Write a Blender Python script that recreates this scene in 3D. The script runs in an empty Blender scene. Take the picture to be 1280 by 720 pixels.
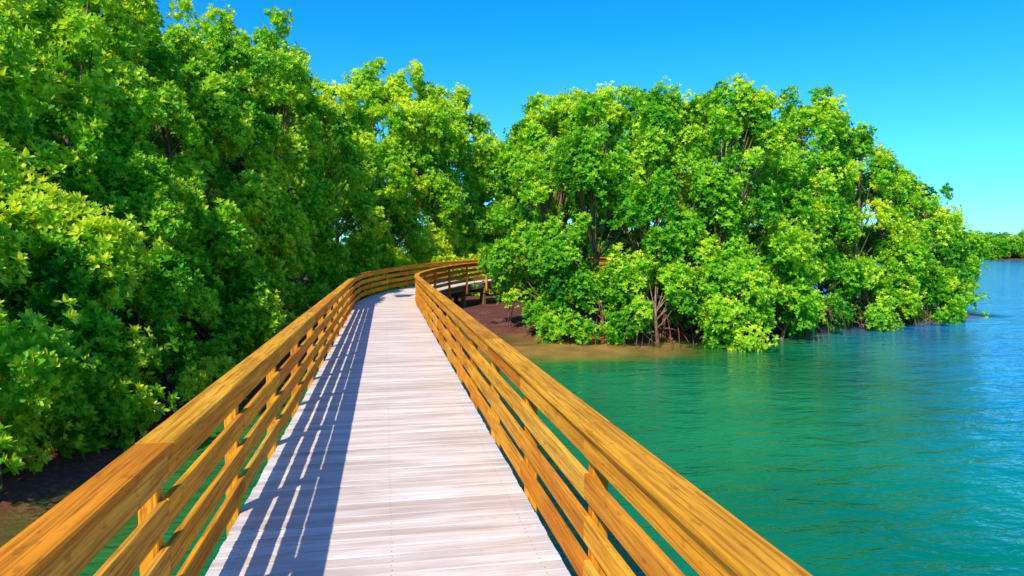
import bpy, math, random
import numpy as np
from mathutils import Vector
random.seed(7); rng=np.random.default_rng(7)
scene=bpy.context.scene
scene.view_settings.view_transform='Standard'; scene.view_settings.look='None'; scene.view_settings.exposure=0
DECK=1.17

# ---------------- helpers
def link(ob,parent=None):
    scene.collection.objects.link(ob)
    if parent: ob.parent=parent
    return ob
def N(nt,t,**k):
    n=nt.nodes.new(t)
    for a,b in k.items(): setattr(n,a,b)
    return n
def newmat(name):
    m=bpy.data.materials.new(name); m.use_nodes=True
    nt=m.node_tree; nt.nodes.clear()
    out=N(nt,'ShaderNodeOutputMaterial')
    return m,nt,out
def ramp(nt,stops,interp='LINEAR'):
    r=N(nt,'ShaderNodeValToRGB'); cr=r.color_ramp; cr.interpolation=interp
    while len(cr.elements)<len(stops): cr.elements.new(0.5)
    for e,(p,c) in zip(cr.elements,stops):
        e.position=p; e.color=(*c,1)
    return r
def math_(nt,op,a,b=None,c=None,clamp=False):
    n=N(nt,'ShaderNodeMath',operation=op); n.use_clamp=clamp
    for i,v in enumerate((a,b,c)):
        if v is None: continue
        if isinstance(v,(int,float)): n.inputs[i].default_value=v
        else: nt.links.new(v,n.inputs[i])
    return n.outputs[0]
def mixc(nt,f,a,b,bt='MIX'):
    n=N(nt,'ShaderNodeMix',data_type='RGBA',blend_type=bt)
    def s(i,v):
        if isinstance(v,tuple): n.inputs[i].default_value=(*v,1)
        elif isinstance(v,(int,float)): n.inputs[i].default_value=v
        else: nt.links.new(v,n.inputs[i])
    s(0,f); s(6,a); s(7,b)
    return n.outputs[2]

# ---------------- materials
def wood_mat(name,cols,dark,rough=.75,gs=26,streak=.5,bump=.35):
    m,nt,out=newmat(name); L=nt.links.new
    uv=N(nt,'ShaderNodeUVMap',uv_map='uv'); rn=N(nt,'ShaderNodeUVMap',uv_map='rnd')
    sr=N(nt,'ShaderNodeSeparateXYZ'); L(rn.outputs[0],sr.inputs[0])
    su=N(nt,'ShaderNodeSeparateXYZ'); L(uv.outputs[0],su.inputs[0])
    def coord(a,b):
        c=N(nt,'ShaderNodeCombineXYZ')
        L(math_(nt,'MULTIPLY_ADD',su.outputs[0],a,math_(nt,'MULTIPLY',sr.outputs[0],37.)),c.inputs[0])
        L(math_(nt,'MULTIPLY',su.outputs[1],b),c.inputs[1]); L(math_(nt,'MULTIPLY',sr.outputs[1],91.),c.inputs[2])
        return c.outputs[0]
    g=N(nt,'ShaderNodeTexNoise'); g.inputs['Scale'].default_value=1; g.inputs['Detail'].default_value=6; g.inputs['Roughness'].default_value=.65; g.inputs['Distortion'].default_value=.6
    L(coord(1.6,gs*2.2),g.inputs['Vector'])
    b=N(nt,'ShaderNodeTexNoise'); b.inputs['Scale'].default_value=1; b.inputs['Detail'].default_value=3
    L(coord(.9,5),b.inputs['Vector'])
    k=N(nt,'ShaderNodeTexNoise'); k.inputs['Scale'].default_value=1; k.inputs['Detail'].default_value=2
    L(coord(9,gs),k.inputs['Vector'])
    base=ramp(nt,[(i/(len(cols)-1),c) for i,c in enumerate(cols)]); L(sr.outputs[0],base.inputs[0])
    br=ramp(nt,[(.3,(.72,.64,.56)),(.7,(1.18,1.17,1.14))]); L(b.outputs[0],br.inputs[0])
    c1=mixc(nt,1.,base.outputs[0],br.outputs[0],'MULTIPLY')
    gr=ramp(nt,[(.36,(1,1,1)),(.56,(0,0,0))]); L(g.outputs[0],gr.inputs[0])
    c2=mixc(nt,math_(nt,'MULTIPLY',gr.outputs[0],streak),c1,dark)
    kr=ramp(nt,[(.62,(0,0,0)),(.74,(1,1,1))]); L(k.outputs[0],kr.inputs[0])
    c3=mixc(nt,math_(nt,'MULTIPLY',kr.outputs[0],streak*.7),c2,dark)
    p=N(nt,'ShaderNodeBsdfPrincipled'); L(c3,p.inputs['Base Color']); p.inputs['Roughness'].default_value=rough
    p.inputs['Specular IOR Level'].default_value=.12
    bp=N(nt,'ShaderNodeBump'); bp.inputs['Strength'].default_value=bump; bp.inputs['Distance'].default_value=.004
    L(g.outputs[0],bp.inputs['Height']); L(bp.outputs[0],p.inputs['Normal'])
    L(p.outputs[0],out.inputs[0]); return m
M_deck=wood_mat('deck_wood',[(.74,.62,.53),(.84,.73,.63),(.78,.67,.57),(.88,.79,.69)],(.42,.32,.26),.85,20,.36,.3)
M_rail=wood_mat('rail_wood',[(.88,.33,.016),(.94,.45,.03),(.80,.26,.012),(.94,.49,.055)],(.24,.06,.008),.75,24,.7,.6)
M_pile=wood_mat('pile_wood',[(.25,.15,.07),(.32,.2,.09)],(.08,.045,.02),.85,20,.6)

def leaf_mat(name,c0,c1,c2):
    m,nt,out=newmat(name); L=nt.links.new
    t=N(nt,'ShaderNodeAttribute',attribute_type='INSTANCER',attribute_name='tint')
    lv=N(nt,'ShaderNodeAttribute',attribute_type='GEOMETRY',attribute_name='lv')
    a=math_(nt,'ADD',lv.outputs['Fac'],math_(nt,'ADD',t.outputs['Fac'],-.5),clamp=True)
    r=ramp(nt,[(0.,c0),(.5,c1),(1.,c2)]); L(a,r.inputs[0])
    p=N(nt,'ShaderNodeBsdfPrincipled'); L(r.outputs[0],p.inputs['Base Color']); p.inputs['Roughness'].default_value=.45
    p.inputs['Specular IOR Level'].default_value=.25
    tr=N(nt,'ShaderNodeBsdfTranslucent')
    tc=mixc(nt,1.,r.outputs[0],(1.4,1.2,.5),'MULTIPLY'); L(tc,tr.inputs[0])
    mx=N(nt,'ShaderNodeMixShader'); mx.inputs[0].default_value=.42
    L(p.outputs[0],mx.inputs[1]); L(tr.outputs[0],mx.inputs[2]); L(mx.outputs[0],out.inputs[0]); return m
M_leaf=leaf_mat('mangrove_leaf',(.02,.22,.008),(.17,.56,.010),(.80,.90,.05))

def bark_mat(name,a,b):
    m,nt,out=newmat(name); L=nt.links.new
    tc=N(nt,'ShaderNodeNewGeometry'); mp=N(nt,'ShaderNodeMapping'); mp.inputs['Scale'].default_value=(9,9,3); L(tc.outputs['Position'],mp.inputs[0])
    n=N(nt,'ShaderNodeTexNoise'); n.inputs['Scale'].default_value=1.5; n.inputs['Detail'].default_value=5; L(mp.outputs[0],n.inputs['Vector'])
    r=ramp(nt,[(.3,a),(.7,b)]); L(n.outputs[0],r.inputs[0])
    p=N(nt,'ShaderNodeBsdfPrincipled'); L(r.outputs[0],p.inputs['Base Color']); p.inputs['Roughness'].default_value=.9
    L(p.outputs[0],out.inputs[0]); return m
M_bark=bark_mat('mangrove_bark',(.14,.06,.03),(.42,.25,.15))
M_root=bark_mat('prop_root_bark',(.11,.025,.018),(.36,.15,.10))
m,nt,out=newmat('screw_metal'); p=N(nt,'ShaderNodeBsdfPrincipled'); p.inputs['Base Color'].default_value=(.08,.06,.05,1); p.inputs['Metallic'].default_value=.6; p.inputs['Roughness'].default_value=.6; nt.links.new(p.outputs[0],out.inputs[0]); M_screw=m

# ---------------- mesh builder with uv
class MB:
    def __init__(s): s.v=[];s.f=[];s.uv=[];s.rn=[]
    def prism(s,fn,l0,l1,p0,p1,q0,q1,c=.004):
        r=(random.random(),random.random())
        prof=[(p0+c,q0),(p1-c,q0),(p1,q0+c),(p1,q1-c),(p1-c,q1),(p0+c,q1),(p0,q1-c),(p0,q0+c)]
        b=len(s.v)
        for l in (l0,l1):
            for (a,q) in prof: s.v.append(fn(l,a,q))
        def lu(i):
            l=l0 if i<8 else l1; a,q=prof[i%8]; return (l,a+q*1.0)
        for i in range(8):
            j=(i+1)%8; f=(i,j,j+8,i+8); s.f.append([b+k for k in f]); s.uv+= [lu(k) for k in f]; s.rn+=[r]*4
        for f in (list(range(7,-1,-1)),list(range(8,16))):
            s.f.append([b+k for k in f]); s.uv+=[((prof[k%8][0])*.2,prof[k%8][1]) for k in f]; s.rn+=[r]*8
    def build(s,name,mat,parent):
        me=bpy.data.meshes.new(name); me.from_pydata([tuple(x) for x in s.v],[],s.f)
        u=me.uv_layers.new(name='uv'); u.data.foreach_set('uv',np.array(s.uv,dtype=np.float32).ravel())
        u=me.uv_layers.new(name='rnd'); u.data.foreach_set('uv',np.array(s.rn,dtype=np.float32).ravel())
        me.materials.append(mat)
        import bmesh
        bm=bmesh.new(); bm.from_mesh(me); bmesh.ops.recalc_face_normals(bm,faces=bm.faces); bm.to_mesh(me); bm.free()
        return link(bpy.data.objects.new(name,me),parent)

# ---------------- boardwalk path
S0=-4.; YB=26.; R=13.; TH=math.radians(84); SA=YB-S0; SB=SA+R*TH; SEND=SB+9
def path(s):
    if s<=SA: x,y,h=0.,S0+s,0.
    else:
        t=min((s-SA)/R,TH); x=R*(1-math.cos(t)); y=YB+R*math.sin(t); h=t
        if s>SB: x+=math.sin(h)*(s-SB); y+=math.cos(h)*(s-SB)
    k=max(0,min(1,(s-(SA-1))/18)); z=.55*k*k*(3-2*k)
    return np.array([x,y,z]), np.array([math.cos(h),-math.sin(h),0.])
board=bpy.data.objects.new('wooden_boardwalk',None); link(board)
mb=MB(); s=0.; PW=.14; screws=MB()
while s<SEND:
    P,n=path(s+PW/2); t=np.array([-n[1],n[0],0.])
    P0,n0=path(s+.003); P1,n1=path(s+PW-.006)
    dz=random.uniform(-.0025,.0025); e=random.uniform(-.006,.006)
    def fn(l,a,q,P0=P0,P1=P1,n0=n0,n1=n1,dz=dz,s=s):
        k=(a)/(PW-.009); Q=P0*(1-k)+P1*k; nn=n0*(1-k)+n1*k
        return Q+nn*l+np.array([0,0,DECK+q+dz])
    mb.prism(fn,-1.125+e,1.125+e,0,PW-.009,-.04,0,.004)
    if s<26:
        for xo in (-.98,0.02,.98):
            for a in (.035,.1):
                c=P0+n0*(xo+random.uniform(-.006,.006))+t*a; b=len(screws.v)
                for k in range(6): screws.v.append(c+np.array([.0045*math.cos(k*1.047),.0045*math.sin(k*1.047),DECK+dz+.0012]))
                screws.f.append([b+k for k in range(6)]); screws.uv+=[(0,0)]*6; screws.rn+=[(0,0)]*6
    s+=PW
mb.build('deck_planks',M_deck,board); screws.build('deck_screws',M_screw,board)
SP=1.85; posts=[.25+SP*i for i in range(int((SEND-.3)/SP)+1)]
rails=MB(); piles=MB(); caps=MB()
for side in (-1,1):
    jit=lambda a:random.uniform(-a,a)
    def seg(mbx,sa,sb,a0,a1,z0,z1,g=.002,jz=.004,c=.005):
        P0,n0=path(sa); P1,n1=path(sb); Ln=np.linalg.norm(P1-P0); d0,d1=jit(jz),jit(jz); o=jit(jz*.5)
        def fn(l,a,q):
            k=l/Ln; Q=P0*(1-k)+P1*k; nn=n0*(1-k)+n1*k
            return Q+nn*side*(a+o)+np.array([0,0,DECK+q+d0*(1-k)+d1*k])
        mbx.prism(fn,g,Ln-g,a0,a1,z0,z1,c)
    for i in range(len(posts)-1):
        sa,sb=posts[i],posts[i+1]
        for (z0,z1) in ((.872,1.021),(.625,.774),(.378,.527),(.130,.279)):
            seg(rails,sa,sb,1.09,1.129,z0,z1)
        seg(piles,sa,sb,1.055,1.093,-.30,-.05,0,0)
        if side==1:
            for o in (-.55,.0,.55):
                seg(piles,sa,sb,o-.02,o+.02,-.25,-.045,0,0)
    i=0
    while i<len(posts)-1:
        step=2 if posts[i+1]<SA-2 else 1
        j=min(i+step,len(posts)-1)
        seg(caps,posts[i],posts[j],1.055,1.245,1.026,1.064,.0025,.003,.007); i=j
    for s in posts:
        P,n=path(s); t=np.array([-n[1],n[0],0.]); tw=jit(.01)
        def fn(l,a,q): return P+t*(a+tw)+n*side*q+np.array([0,0,DECK+l-(P[2] if l<-.5 else 0)])
        rails.prism(fn,-.45,1.024,-.045,.045,1.131,1.221,.006)
        def fn2(l,a,q): return P+t*(a+tw)+n*side*q+np.array([0,0,DECK+l])
        piles.prism(fn2,-3.6,-.31,-.1,.1,.87,1.07,.03)
for s in posts:
    P,n=path(s); t=np.array([-n[1],n[0],0.])
    def fn(l,a,q): return P+t*a+n*l+np.array([0,0,DECK+q])
    piles.prism(fn,-1.2,1.2,-.14,-.1,-.55,-.303,.004); piles.prism(fn,-1.2,1.2,.1,.14,-.55,-.303,.004)
rails.build('railing_boards_and_posts',M_rail,board); caps.build('railing_caps',M_rail,board); piles.build('pilings_and_beams',M_pile,board)
PATHPTS=np.array([path(s)[0][:2] for s in np.arange(0,SEND,.4)])
def walkdist(xy):
    out=np.full(len(xy),1e9)
    for p in PATHPTS: out=np.minimum(out,np.hypot(xy[:,0]-p[0],xy[:,1]-p[1]))
    return out

# ---------------- terrain + water
LAND=[(1.2,28.5),(2.8,26.4),(6,24.2),(11,22.8),(16,24.8),(23,26.8),(28.5,29),(30,31.5),(27,36),(21,46),(18,80),(60,300),(-600,620),(-620,-80),(-60,-30),(-9,-12),(-6.2,2),(-5,8),(-3.9,14),(-3.,20),(-1.6,25)]
FAR=[(70,235),(180,205),(340,165),(640,150),(660,640),(100,640)]
def sdist(x,y,poly):
    P=np.array(poly,float); ins=np.zeros(x.shape,bool); d=np.full(x.shape,1e9)
    for i in range(len(P)):
        a=P[i]; b=P[(i+1)%len(P)]; ex,ey=b-a
        t=np.clip(((x-a[0])*ex+(y-a[1])*ey)/(ex*ex+ey*ey),0,1)
        d=np.minimum(d,np.hypot(x-a[0]-t*ex,y-a[1]-t*ey))
        c=((a[1]>y)!=(b[1]>y)); 
        with np.errstate(divide='ignore',invalid='ignore'): xi=a[0]+(y-a[1])*ex/(ey if ey!=0 else 1e-9)
        ins^=c&(x<xi)
    return np.where(ins,d,-d)
def terr(x,y):
    wob=.35*np.sin(x*1.3+y*.7)+.25*np.sin(y*2.1-x*.9)
    d=np.maximum(sdist(x,y,LAND)+wob*.8,sdist(x,y,FAR))
    z=np.where(d>0,.4*(1-np.exp(-d/2.)),-1.9*(1-np.exp(d/5.)))
    beach=np.exp(-((x-5.6)/5.2)**4-((y-21.2)/3.1)**4)
    z=np.where((beach>.02)&(d<0),z*(1-beach)+beach*(.0-.035*(24.-y)),z)
    z+=.035*np.sin(x*2.3)*np.sin(y*1.9+1)*(np.abs(d)<40)
    return z,d
def axis(c0,c1,st,far):
    a=list(np.arange(c0,c1,st)); g=st; 
    while a[-1]<far: g*=1.18; a.append(a[-1]+g)
    g=st
    while a[0]>-far: g*=1.18; a.insert(0,a[0]-g)
    return np.array(a)
ax=axis(-16,36,.45,2500); ay=axis(-6,46,.45,2500)
X,Y=np.meshgrid(ax,ay); Z,D=terr(X,Y)
def grid(name,Zv,mat):
    h,w=X.shape; v=np.stack([X.ravel(),Y.ravel(),Zv.ravel()],1); idx=np.arange(h*w).reshape(h,w)
    f=np.stack([idx[:-1,:-1],idx[:-1,1:],idx[1:,1:],idx[1:,:-1]],-1).reshape(-1,4)
    me=bpy.data.meshes.new(name); me.from_pydata(v.tolist(),[],f.tolist()); me.polygons.foreach_set('use_smooth',[True]*len(f)); me.materials.append(mat)
    return link(bpy.data.objects.new(name,me))
m,nt,out=newmat('mud_and_sand'); L=nt.links.new; M_ground=m
geo=N(nt,'ShaderNodeNewGeometry'); at=N(nt,'ShaderNodeAttribute',attribute_type='GEOMETRY',attribute_name='sand')
n1=N(nt,'ShaderNodeTexNoise'); n1.inputs['Scale'].default_value=1.3; n1.inputs['Detail'].default_value=8; L(geo.outputs['Position'],n1.inputs['Vector'])
n2=N(nt,'ShaderNodeTexNoise'); n2.inputs['Scale'].default_value=14; n2.inputs['Detail'].default_value=4; L(geo.outputs['Position'],n2.inputs['Vector'])
mud=ramp(nt,[(.35,(.07,.018,.010)),(.55,(.18,.05,.025)),(.72,(.38,.19,.09))]); L(math_(nt,'ADD',math_(nt,'MULTIPLY',n1.outputs[0],.5),math_(nt,'MULTIPLY',n2.outputs[0],.5)),mud.inputs[0])
sand=ramp(nt,[(.3,(.34,.15,.02)),(.7,(.64,.34,.07))]); L(n1.outputs[0],sand.inputs[0])
p=N(nt,'ShaderNodeBsdfPrincipled'); L(mixc(nt,at.outputs['Fac'],mud.outputs[0],sand.outputs[0]),p.inputs['Base Color']); p.inputs['Roughness'].default_value=.85
bp=N(nt,'ShaderNodeBump'); bp.inputs['Strength'].default_value=.8; bp.inputs['Distance'].default_value=.06; L(n2.outputs[0],bp.inputs['Height']); L(bp.outputs[0],p.inputs['Normal']); L(p.outputs[0],out.inputs[0])
g=grid('ground',Z,M_ground)
sandv=np.clip(np.exp(-((X-6)/6.)**4-((Y-20.9)/3.8)**4)+np.clip(-Z*.6,0,.6),0,1)*np.clip(1-(D-.1)*1.2,0,1)
a=g.data.attributes.new('sand','FLOAT','POINT'); a.data.foreach_set('value',sandv.ravel().astype(np.float32))
m,nt,out=newmat('lagoon_water'); L=nt.links.new; M_water=m
geo=N(nt,'ShaderNodeNewGeometry')
dp=N(nt,'ShaderNodeAttribute',attribute_type='GEOMETRY',attribute_name='depth'); op=N(nt,'ShaderNodeAttribute',attribute_type='GEOMETRY',attribute_name='openw')
def wn(sc,det,rot,st,dist=.0):
    mp=N(nt,'ShaderNodeMapping'); mp.inputs['Rotation'].default_value=(0,0,rot); mp.inputs['Scale'].default_value=st; L(geo.outputs['Position'],mp.inputs[0])
    n=N(nt,'ShaderNodeTexNoise'); n.inputs['Scale'].default_value=sc; n.inputs['Detail'].default_value=det; n.inputs['Distortion'].default_value=dist; L(mp.outputs[0],n.inputs['Vector']); return n.outputs[0]
h=math_(nt,'ADD',math_(nt,'MULTIPLY',wn(.9,4,.5,(1,2.2,1),.5),.7),math_(nt,'MULTIPLY',wn(3.6,3,.1,(1,1.9,1),.3),.2))
h=math_(nt,'ADD',h,math_(nt,'MULTIPLY',wn(.25,2,-.3,(1,1.6,1)),.9))
bp=N(nt,'ShaderNodeBump'); bp.inputs['Strength'].default_value=.65; bp.inputs['Distance'].default_value=.18; L(h,bp.inputs['Height'])
rc=ramp(nt,[(0.,(.22,.16,.015)),(.2,(.06,.20,.03)),(.6,(.005,.20,.06)),(1.,(.001,.215,.085))]); L(dp.outputs['Fac'],rc.inputs[0])
pv=ramp(nt,[(.35,(.78,.80,.82)),(.65,(1.25,1.2,1.14))]); L(wn(.22,3,0,(1,1,1)),pv.inputs[0])
col=mixc(nt,op.outputs['Fac'],rc.outputs[0],(.001,.19,.46)); col=mixc(nt,1.,col,pv.outputs[0],'MULTIPLY')
p=N(nt,'ShaderNodeBsdfPrincipled'); L(col,p.inputs['Base Color']); p.inputs['Roughness'].default_value=.06; p.inputs['IOR'].default_value=1.33; L(bp.outputs[0],p.inputs['Normal'])
tr=N(nt,'ShaderNodeBsdfTransparent'); mx=N(nt,'ShaderNodeMixShader'); L(math_(nt,'MULTIPLY_ADD',dp.outputs['Fac'],2.6,.08,clamp=True),mx.inputs[0]); L(tr.outputs[0],mx.inputs[1]); L(p.outputs[0],mx.inputs[2]); L(mx.outputs[0],out.inputs[0])
w=grid('water',Z*0,M_water)
a=w.data.attributes.new('depth','FLOAT','POINT'); a.data.foreach_set('value',np.clip(-Z/1.6,0,1).ravel().astype(np.float32))
opn=np.clip((X-(2.8+.45*np.clip(Y,-10,30)))/9,0,1); opn=opn*opn*(3-2*opn)
a=w.data.attributes.new('openw','FLOAT','POINT'); a.data.foreach_set('value',opn.ravel().astype(np.float32))

# ---------------- foliage: twig rosettes -> leafy branch clumps -> crowns
def sprig(i):
    r=random.Random(100+i); V=[];F=[];LV=[]
    tufts=[(0,0,.12)]+[(r.uniform(-.17,.17),r.uniform(-.17,.17),r.uniform(-.1,.1)) for _ in range(3)]
    for (tx,ty,tz) in tufts:
        base=Vector((tx,ty,tz)); lean=Vector((tx*2.5,ty*2.5,1)).normalized()
        q=lean.to_track_quat('Z','Y'); n=7; o=r.uniform(0,6); tl=r.uniform(-.14,.14)
        for k in range(n):
            az=o+k*2.4; el=math.radians(8+66*(k/n)+r.uniform(-12,12)); ln=r.uniform(.10,.17)*(1-.25*k/n); wd=ln*r.uniform(.21,.27)
            d=Vector((math.cos(az)*math.cos(el),math.sin(az)*math.cos(el),math.sin(el))); sd=Vector((-math.sin(az),math.cos(az),0)); up=d.cross(sd)*-1
            if up.z<0: up=-up
            b=len(V)
            pts=[d*.01,d*ln*.38+sd*wd+up*wd*.3,d*ln*.8+sd*wd*.65,d*ln-up*wd*.3,d*ln*.8-sd*wd*.65,d*ln*.38-sd*wd+up*wd*.3]
            for pt in pts: V.append(base+q@pt)
            F+=[(b,b+1,b+2,b+3),(b,b+3,b+4,b+5)]
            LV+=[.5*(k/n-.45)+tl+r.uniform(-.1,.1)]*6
    return np.array([tuple(v) for v in V]),np.array(F),np.array(LV)
SPR=[sprig(i) for i in range(6)]
RADS=[.25,.36,.48,.64]; NV=5
clumps=bpy.data.collections.new('leafy_branches')
for ri,rc_ in enumerate(RADS):
    for v in range(NV):
        k=int(max(9,46*(rc_/.5)**1.75)); VV=[];FF=[];LL=[];b=0
        for j in range(k):
            d=rng.normal(size=3); d/=np.linalg.norm(d); outw=np.array([.9,0,.45])
            if d@outw<-.2: d=-d
            rad=rc_*(rng.uniform(.3,1.12)**.6)*(rng.uniform(1.,1.8) if rng.random()<.2 else 1.)
            pos=d*rad*np.array([1,1,rng.uniform(.8,1.2)])
            z=d*.6+outw*.35+np.array([0,0,.6])+rng.normal(0,.36,3); z/=np.linalg.norm(z)
            ref=rng.normal(size=3); xa=np.cross(ref,z); xa/=np.linalg.norm(xa); ya=np.cross(z,xa)
            sv,sf,sl=SPR[rng.integers(0,6)]; sc=rng.uniform(.75,1.25)
            VV.append(pos+sc*(sv@np.stack([xa,ya,z]))); FF.append(sf+b); b+=len(sv)
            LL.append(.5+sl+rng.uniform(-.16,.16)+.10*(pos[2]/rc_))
        me=bpy.data.meshes.new('leafy_branch'); V=np.vstack(VV); F=np.vstack(FF)
        me.vertices.add(len(V)); me.vertices.foreach_set('co',V.astype(np.float32).ravel())
        me.loops.add(len(F)*4); me.loops.foreach_set('vertex_index',F.astype(np.int32).ravel())
        me.polygons.add(len(F)); me.polygons.foreach_set('loop_start',np.arange(0,len(F)*4,4,dtype=np.int32))
        me.update(calc_edges=True)
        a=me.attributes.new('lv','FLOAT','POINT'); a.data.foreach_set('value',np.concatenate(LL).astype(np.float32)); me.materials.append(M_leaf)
        clumps.objects.link(bpy.data.objects.new('leafy_branch_%02d'%(ri*NV+v),me))
ng=bpy.data.node_groups.new('scatter_leaves','GeometryNodeTree')
ng.interface.new_socket('Geometry',in_out='INPUT',socket_type='NodeSocketGeometry'); ng.interface.new_socket('Geometry',in_out='OUTPUT',socket_type='NodeSocketGeometry')
gi=ng.nodes.new('NodeGroupInput'); go=ng.nodes.new('NodeGroupOutput'); ip=ng.nodes.new('GeometryNodeInstanceOnPoints'); ci=ng.nodes.new('GeometryNodeCollectionInfo')
ci.inputs['Collection'].default_value=clumps; ci.inputs['Separate Children'].default_value=True; ci.inputs['Reset Children'].default_value=True
def na(nm,dt):
    n=ng.nodes.new('GeometryNodeInputNamedAttribute'); n.data_type=dt; n.inputs['Name'].default_value=nm; return n.outputs['Attribute']
ng.links.new(gi.outputs[0],ip.inputs['Points']); ng.links.new(ci.outputs[0],ip.inputs['Instance']); ip.inputs['Pick Instance'].default_value=True
ng.links.new(na('rot','FLOAT_VECTOR'),ip.inputs['Rotation']); ng.links.new(na('scl','FLOAT'),ip.inputs['Scale']); ng.links.new(na('vi','INT'),ip.inputs['Instance Index'])
ng.links.new(ip.outputs[0],go.inputs[0])
def foliage(name,P,az,size,scl,tint,parent):
    n=len(P)
    cls=np.array([int(np.argmin(np.abs(np.array(RADS)-s))) for s in size])
    me=bpy.data.meshes.new(name); me.vertices.add(n); me.vertices.foreach_set('co',P.astype(np.float32).ravel())
    a=me.attributes.new('rot','FLOAT_VECTOR','POINT'); a.data.foreach_set('vector',np.stack([rng.normal(0,.22,n),rng.normal(0,.22,n),az],1).astype(np.float32).ravel())
    a=me.attributes.new('scl','FLOAT','POINT'); a.data.foreach_set('value',scl.astype(np.float32))
    a=me.attributes.new('tint','FLOAT','POINT'); a.data.foreach_set('value',tint.astype(np.float32))
    a=me.attributes.new('vi','INT','POINT'); a.data.foreach_set('value',(cls*NV+rng.integers(0,NV,n)).astype(np.int32))
    ob=link(bpy.data.objects.new(name,me),parent); md=ob.modifiers.new('leaves','NODES'); md.node_group=ng
    return ob
def tubes(name,chains,mat,parent,sides=6):
    V=[];F=[]
    for pts,rad in chains:
        pts=np.array(pts,float); b=len(V)
        for i,pt in enumerate(pts):
            t=pts[min(i+1,len(pts)-1)]-pts[max(i-1,0)]; t=t/(np.linalg.norm(t)+1e-9)
            ref=np.array([0,0,1.]) if abs(t[2])<.9 else np.array([1.,0,0]); u=np.cross(t,ref); u/=np.linalg.norm(u); w_=np.cross(t,u)
            for k in range(sides):
                an=k*2*math.pi/sides; V.append(tuple(pt+rad[i]*(math.cos(an)*u+math.sin(an)*w_)))
        for i in range(len(pts)-1):
            for k in range(sides):
                k2=(k+1)%sides; F.append((b+i*sides+k,b+i*sides+k2,b+(i+1)*sides+k2,b+(i+1)*sides+k))
    me=bpy.data.meshes.new(name); me.from_pydata(V,[],F); me.polygons.foreach_set('use_smooth',[True]*len(F)); me.materials.append(mat)
    ob=bpy.data.objects.new(name,me); link(ob,parent); return ob
def bez(a,b,c,nn): 
    u=np.linspace(0,1,nn)[:,None]; return (1-u)**2*a+2*u*(1-u)*b+u*u*c

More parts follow.
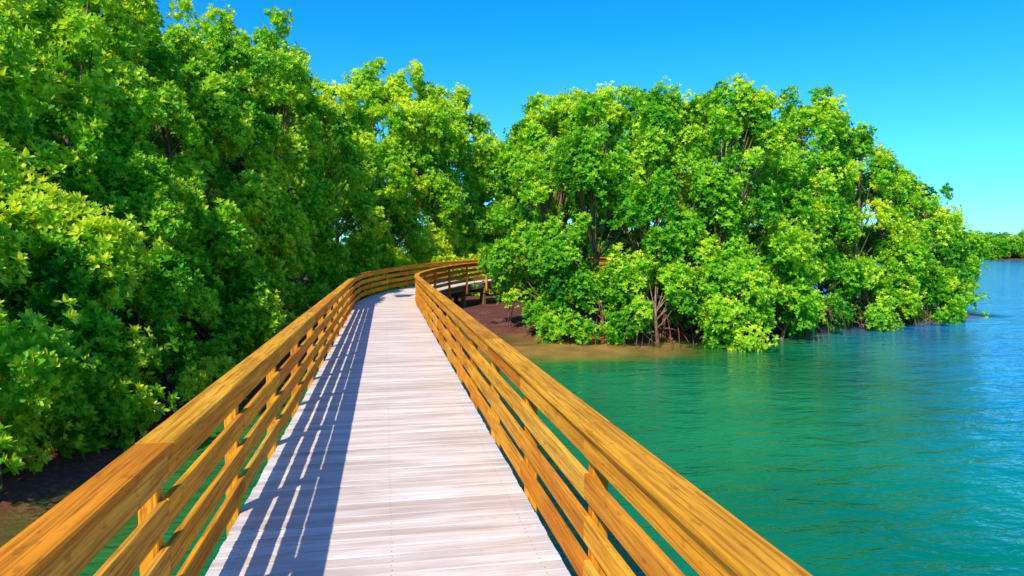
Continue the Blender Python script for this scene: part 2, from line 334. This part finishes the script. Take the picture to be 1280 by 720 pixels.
def tree(x,y,h,r,tint=.45,zmin=.5,dens=1.,ls=1.,name='mangrove_tree',roots=14,cone=0.,cull=-.35,ztop=0.):
    gz=float(terr(np.array([x]),np.array([y]))[0][0])
    nc=int(2*math.pi*r*h*1.2*dens/ls**1.3)
    t=rng.uniform(max(.04,max(zmin,ztop)/h),.97,nc)**.95
    az=rng.uniform(0,2*math.pi,nc)
    lob=1+.16*np.sin(az*3+x*5)+.12*np.sin(az*5+t*9+y)+.13*np.sin(t*21+az*2)
    prof=np.where(t<.5,.9+.12*np.sin(t*math.pi*2),np.sqrt(np.clip(1-((t-.5)/.52)**2.2,0,1)))
    if cone>0: prof=prof*(1-cone)+cone*(1.15-.85*t)
    rr=r*prof*lob*rng.uniform(.62,1.06,nc)
    C=np.stack([x+rr*np.cos(az),y+rr*np.sin(az),t*h],1)
    rc=(.22+.44*rng.uniform(0,1,nc)**1.6)*(1-.2*t)
    ns=7; a2=rng.uniform(0,6.28,ns); q2=rng.uniform(.1,.6,ns)*r
    C=np.vstack([C,np.stack([x+q2*np.cos(a2),y+q2*np.sin(a2),h*rng.uniform(.9,1.06,ns)],1)]); rc=np.concatenate([rc,rng.uniform(.22,.42,ns)]); az=np.concatenate([az,a2]); nc=len(C)
    view=np.array([2.-x,-4.-y]); view/=np.linalg.norm(view)
    kc=(np.cos(az)*view[0]+np.sin(az)*view[1]>cull)|(C[:,2]>h*.8)
    wd=walkdist(C[:,:2]); kc&=~((wd<1.45+rc*ls*1.1)&(C[:,2]<DECK+3.6))
    kc&=C[:,2]>zmin+rc*.35
    C=C[kc];rc=rc[kc];az=az[kc]; nc=len(C)
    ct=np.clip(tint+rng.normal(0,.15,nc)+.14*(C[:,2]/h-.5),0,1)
    ch=[]; top=np.array([x+rng.normal(0,.3),y+rng.normal(0,.3),h*.86]); base=np.array([x,y,gz-.2]); m1=base*.5+top*.5+np.array([rng.normal(0,.35),rng.normal(0,.35),0])
    tr=.055+.012*h
    tp=bez(base,m1,top,9); ch.append((tp,np.linspace(tr,tr*.25,9)))
    for ci_ in rng.permutation(nc)[:min(nc,45)]:
        c=C[ci_]; q=tp[int(np.clip((c[2]/h*.7)*8,0,7))]; 
        if c[2]<q[2]: q=tp[1]
        mid=(q+c)/2+np.array([0,0,-.15*abs(c[2]-q[2])]); L_=np.linalg.norm(c-q)
        if walkdist(c[None,:2])[0]<1.6: continue
        ch.append((bez(q,mid,c,5),np.linspace(min(tr*.45,.016+.008*L_),.005,5)))
    tob=tubes(name,ch,M_bark,None)
    rch=[]
    for k_ in range(roots):
        an=rng.uniform(0,6.28); R1=rng.uniform(.5,r*1.0); z0=rng.uniform(.6,1.8); a=np.array([x,y,gz+z0]); e=np.array([x+math.cos(an)*R1,y+math.sin(an)*R1,0])
        e[2]=float(terr(e[0:1],e[1:2])[0][0])-.15
        if walkdist(e[None,:2])[0]<1.6: continue
        b=np.array([x+math.cos(an)*R1*.85,y+math.sin(an)*R1*.85,gz+z0*1.15]); rd=rng.uniform(.012,.03); rch.append((bez(a,b,e,7),np.linspace(rd,rd*.7,7)))
        if rng.random()<.7:
            s_=rch[-1][0][3]; a2=an+rng.uniform(-.8,.8); e2=s_+np.array([math.cos(a2)*.7,math.sin(a2)*.7,0]); e2[2]=gz-.3
            if walkdist(e2[None,:2])[0]>1.6: rch.append((bez(s_,np.array([e2[0],e2[1],s_[2]]),e2,5),np.linspace(rd*.7,rd*.45,5)))
    if rch: tubes('prop_roots',rch,M_root,tob,5)
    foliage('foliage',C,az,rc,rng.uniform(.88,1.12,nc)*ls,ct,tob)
    return tob
# left bank: tall row, sloping back from the walk
for a in [(-10.2,11,7.9,3.6),(-8.6,14.3,8.9,3.4),(-7.2,18.2,9.4,3.1),(-6.2,22,9.8,2.8),(-5.3,26,10.7,2.5),(-4.0,29.8,10.9,2.1)]:
    tree(*a,tint=.62,ls=1.05 if a[1]<17 else 1.15,zmin=.4,cone=.85,dens=.85)  # tint raised so the leaf colour makes up for shade on this bank
# low front growth
for a in [(-7.6,6.4,1.9,1.9),(-6.7,10.4,4.2,2.2),(-5.8,13.4,3.4,1.8),(-5.5,16.4,4.8,1.9),(-4.9,19.8,3.9,1.7),(-4.4,23.2,4.6,1.6),(-3.6,26.6,4.2,1.3)]:
    tree(*a,tint=.66,ls=1.05,zmin=.2,cone=.7,roots=34,dens=.9)  # leaf colour lightened here too, to offset the bank's shade
for a in [(-11.5,20,9.8,3),(-9.6,25.5,10.4,3),(-7.2,31,10.8,2.8)]:
    tree(*a,tint=.5,ls=1.4,zmin=.4,cone=.3,roots=4,ztop=4.5)
tree(-3.2,34.3,10.6,2.4,tint=.66,ls=1.35); tree(-6.5,37,12,3,tint=.55,ls=1.5,ztop=3)
tree(.4,42.5,13.6,3.4,tint=.72,ls=1.5,zmin=2.2,name='olive_green_tree',roots=0)
tree(4.2,46,12.8,3.0,tint=.68,ls=1.55,zmin=2.,name='olive_green_tree',roots=0)
tree(-3,48,12,3.5,tint=.55,ls=1.7,zmin=1,ztop=3); tree(9,51,10.5,3.4,tint=.55,ls=1.7,zmin=1); tree(13.5,50,10,3.4,tint=.5,ls=1.8,zmin=1)
# right peninsula
for a in [(6.2,26.3,8.6,1.7),(7.9,25.,8.7,2.1),(10.1,23.9,8.2,2.2),(12.4,23.2,8.8,2.1),(15.2,25.2,6.5,2.1),(17.8,26.6,9.2,2.0),
          (20.6,27.4,7.9,2.0),(23.,28.2,6.7,1.9),(25.4,29.0,5.7,1.8),(27.6,30.3,4.8,1.6)]:
    tree(*a,tint=.58,ls=1.2,zmin=.1,roots=16,cone=.25,dens=.82)
for a in [(7.8,30.4,9.4,2.1),(10.6,29.6,9.4,2.5),(14,29.6,8.8,2.6),(18.5,32.5,8.2,2.8),(23,33,6.6,2.6)]:
    tree(*a,tint=.5,ls=1.4,zmin=.9,roots=6,cull=0.,dens=.8)
# low skirt of the right clump, leaves down to the waterline
for a in [(7.4,23.6,1.9,1.1),(9.3,22.2,2.3,1.3),(11.6,21.3,2.4,1.4),(14.0,22.4,2.2,1.3),(16.4,24.2,2.3,1.3),(19.2,25.2,2.2,1.2),(22.2,26.3,2.1,1.2),(25.,27.4,1.9,1.1)]:
    tree(*a,tint=.52,ls=1.1,zmin=.1,cone=.4,roots=12,dens=.8)
# shrubs beyond the bend
def shrub(x,y,h,r,t):
    n=int(16*r*h); d=rng.normal(size=(n,3)); d/=np.linalg.norm(d,axis=1,keepdims=True); d[:,2]=abs(d[:,2])
    rad=rng.uniform(.6,1,n); P=np.array([x,y,.4])+d*rad[:,None]*np.array([r,r,h])
    k=walkdist(P[:,:2])>1.9; P=P[k]; d=d[k]; n=len(P)
    st=[(np.array([[x,y,.2],[x+rng.normal(0,.2),y,h*.5],[x+rng.normal(0,r*.5),y+rng.normal(0,r*.5),h*.9]]),[.03,.02,.008]) for _ in range(7)]
    o=tubes('shrub',st,M_bark,None); foliage('foliage',P,np.arctan2(d[:,1],d[:,0]),rng.uniform(.2,.5,n),rng.uniform(.9,1.2,n),np.clip(rng.normal(t,.1,n),0,1),o)
for a in [(.6,38.2,2.6,1.5,.95),(2.6,41,3.2,1.7,1.),(5.4,43.3,3.4,1.8,.95),(-1.4,35.6,2.2,1.3,.8),(8.6,44.6,3.1,1.8,.85)]: shrub(*a)
# distant tree line
n=2600; u=rng.uniform(0,1,n); xs=75+u*330; ys=np.where(xs<180,238-(xs-75)*.27,209-(xs-180)*.23)+rng.uniform(3,22,n)
hh=8.4+2.2*np.sin(xs*.11)+1.5*np.sin(xs*.37+1); zz=hh*rng.uniform(.05,1,n)**.8
foliage('distant_trees',np.stack([xs,ys,zz],1),-1.57+rng.normal(0,.6,n),np.full(n,.5),rng.uniform(3.,4.5,n),np.clip(.5+.2*np.sin(xs*.3)*np.sin(zz)+rng.normal(0,.12,n),0,1),None)

# ---------------- world, sun, camera
sd=Vector((.62,.93,-1)).normalized(); el=math.asin(-sd.z)
sun=bpy.data.lights.new('sun','SUN'); sun.energy=5.; sun.angle=math.radians(.5); sun.color=(1,.95,.86)
so=link(bpy.data.objects.new('sun',sun)); so.rotation_euler=sd.to_track_quat('-Z','Y').to_euler(); so.location=(-20,-20,40)
wd=bpy.data.worlds.new('World'); scene.world=wd; wd.use_nodes=True; nt=wd.node_tree; nt.nodes.clear()
sky=N(nt,'ShaderNodeTexSky',sky_type='NISHITA'); sky.sun_disc=False; sky.sun_elevation=el; sky.sun_rotation=math.radians(213.7); sky.air_density=1.; sky.dust_density=.2; sky.ozone_density=2.5
tc=N(nt,'ShaderNodeTexCoord'); sp=N(nt,'ShaderNodeSeparateXYZ'); nt.links.new(tc.outputs['Generated'],sp.inputs[0])
tint=ramp(nt,[(0.,(.32,.82,.85)),(.10,(.20,.82,.92)),(.30,(.04,.74,1.)),(.6,(.02,.60,1.))]); nt.links.new(sp.outputs[2],tint.inputs[0])
mc=mixc(nt,1.,sky.outputs[0],tint.outputs[0],'MULTIPLY'); mc=mixc(nt,1.,mc,(1.2,1.25,1.7),'MULTIPLY')
bg=N(nt,'ShaderNodeBackground'); bg.inputs[1].default_value=.15; nt.links.new(mc,bg.inputs[0])
wo=N(nt,'ShaderNodeOutputWorld'); nt.links.new(bg.outputs[0],wo.inputs[0])
cam=bpy.data.cameras.new('camera'); cam.lens=24; cam.sensor_width=36; cam.clip_end=6000; cam.clip_start=.05
co=link(bpy.data.objects.new('camera',cam)); co.location=(0,0,3.2); co.rotation_euler=(math.radians(90-3.15),0,math.radians(-10.5)); scene.camera=co
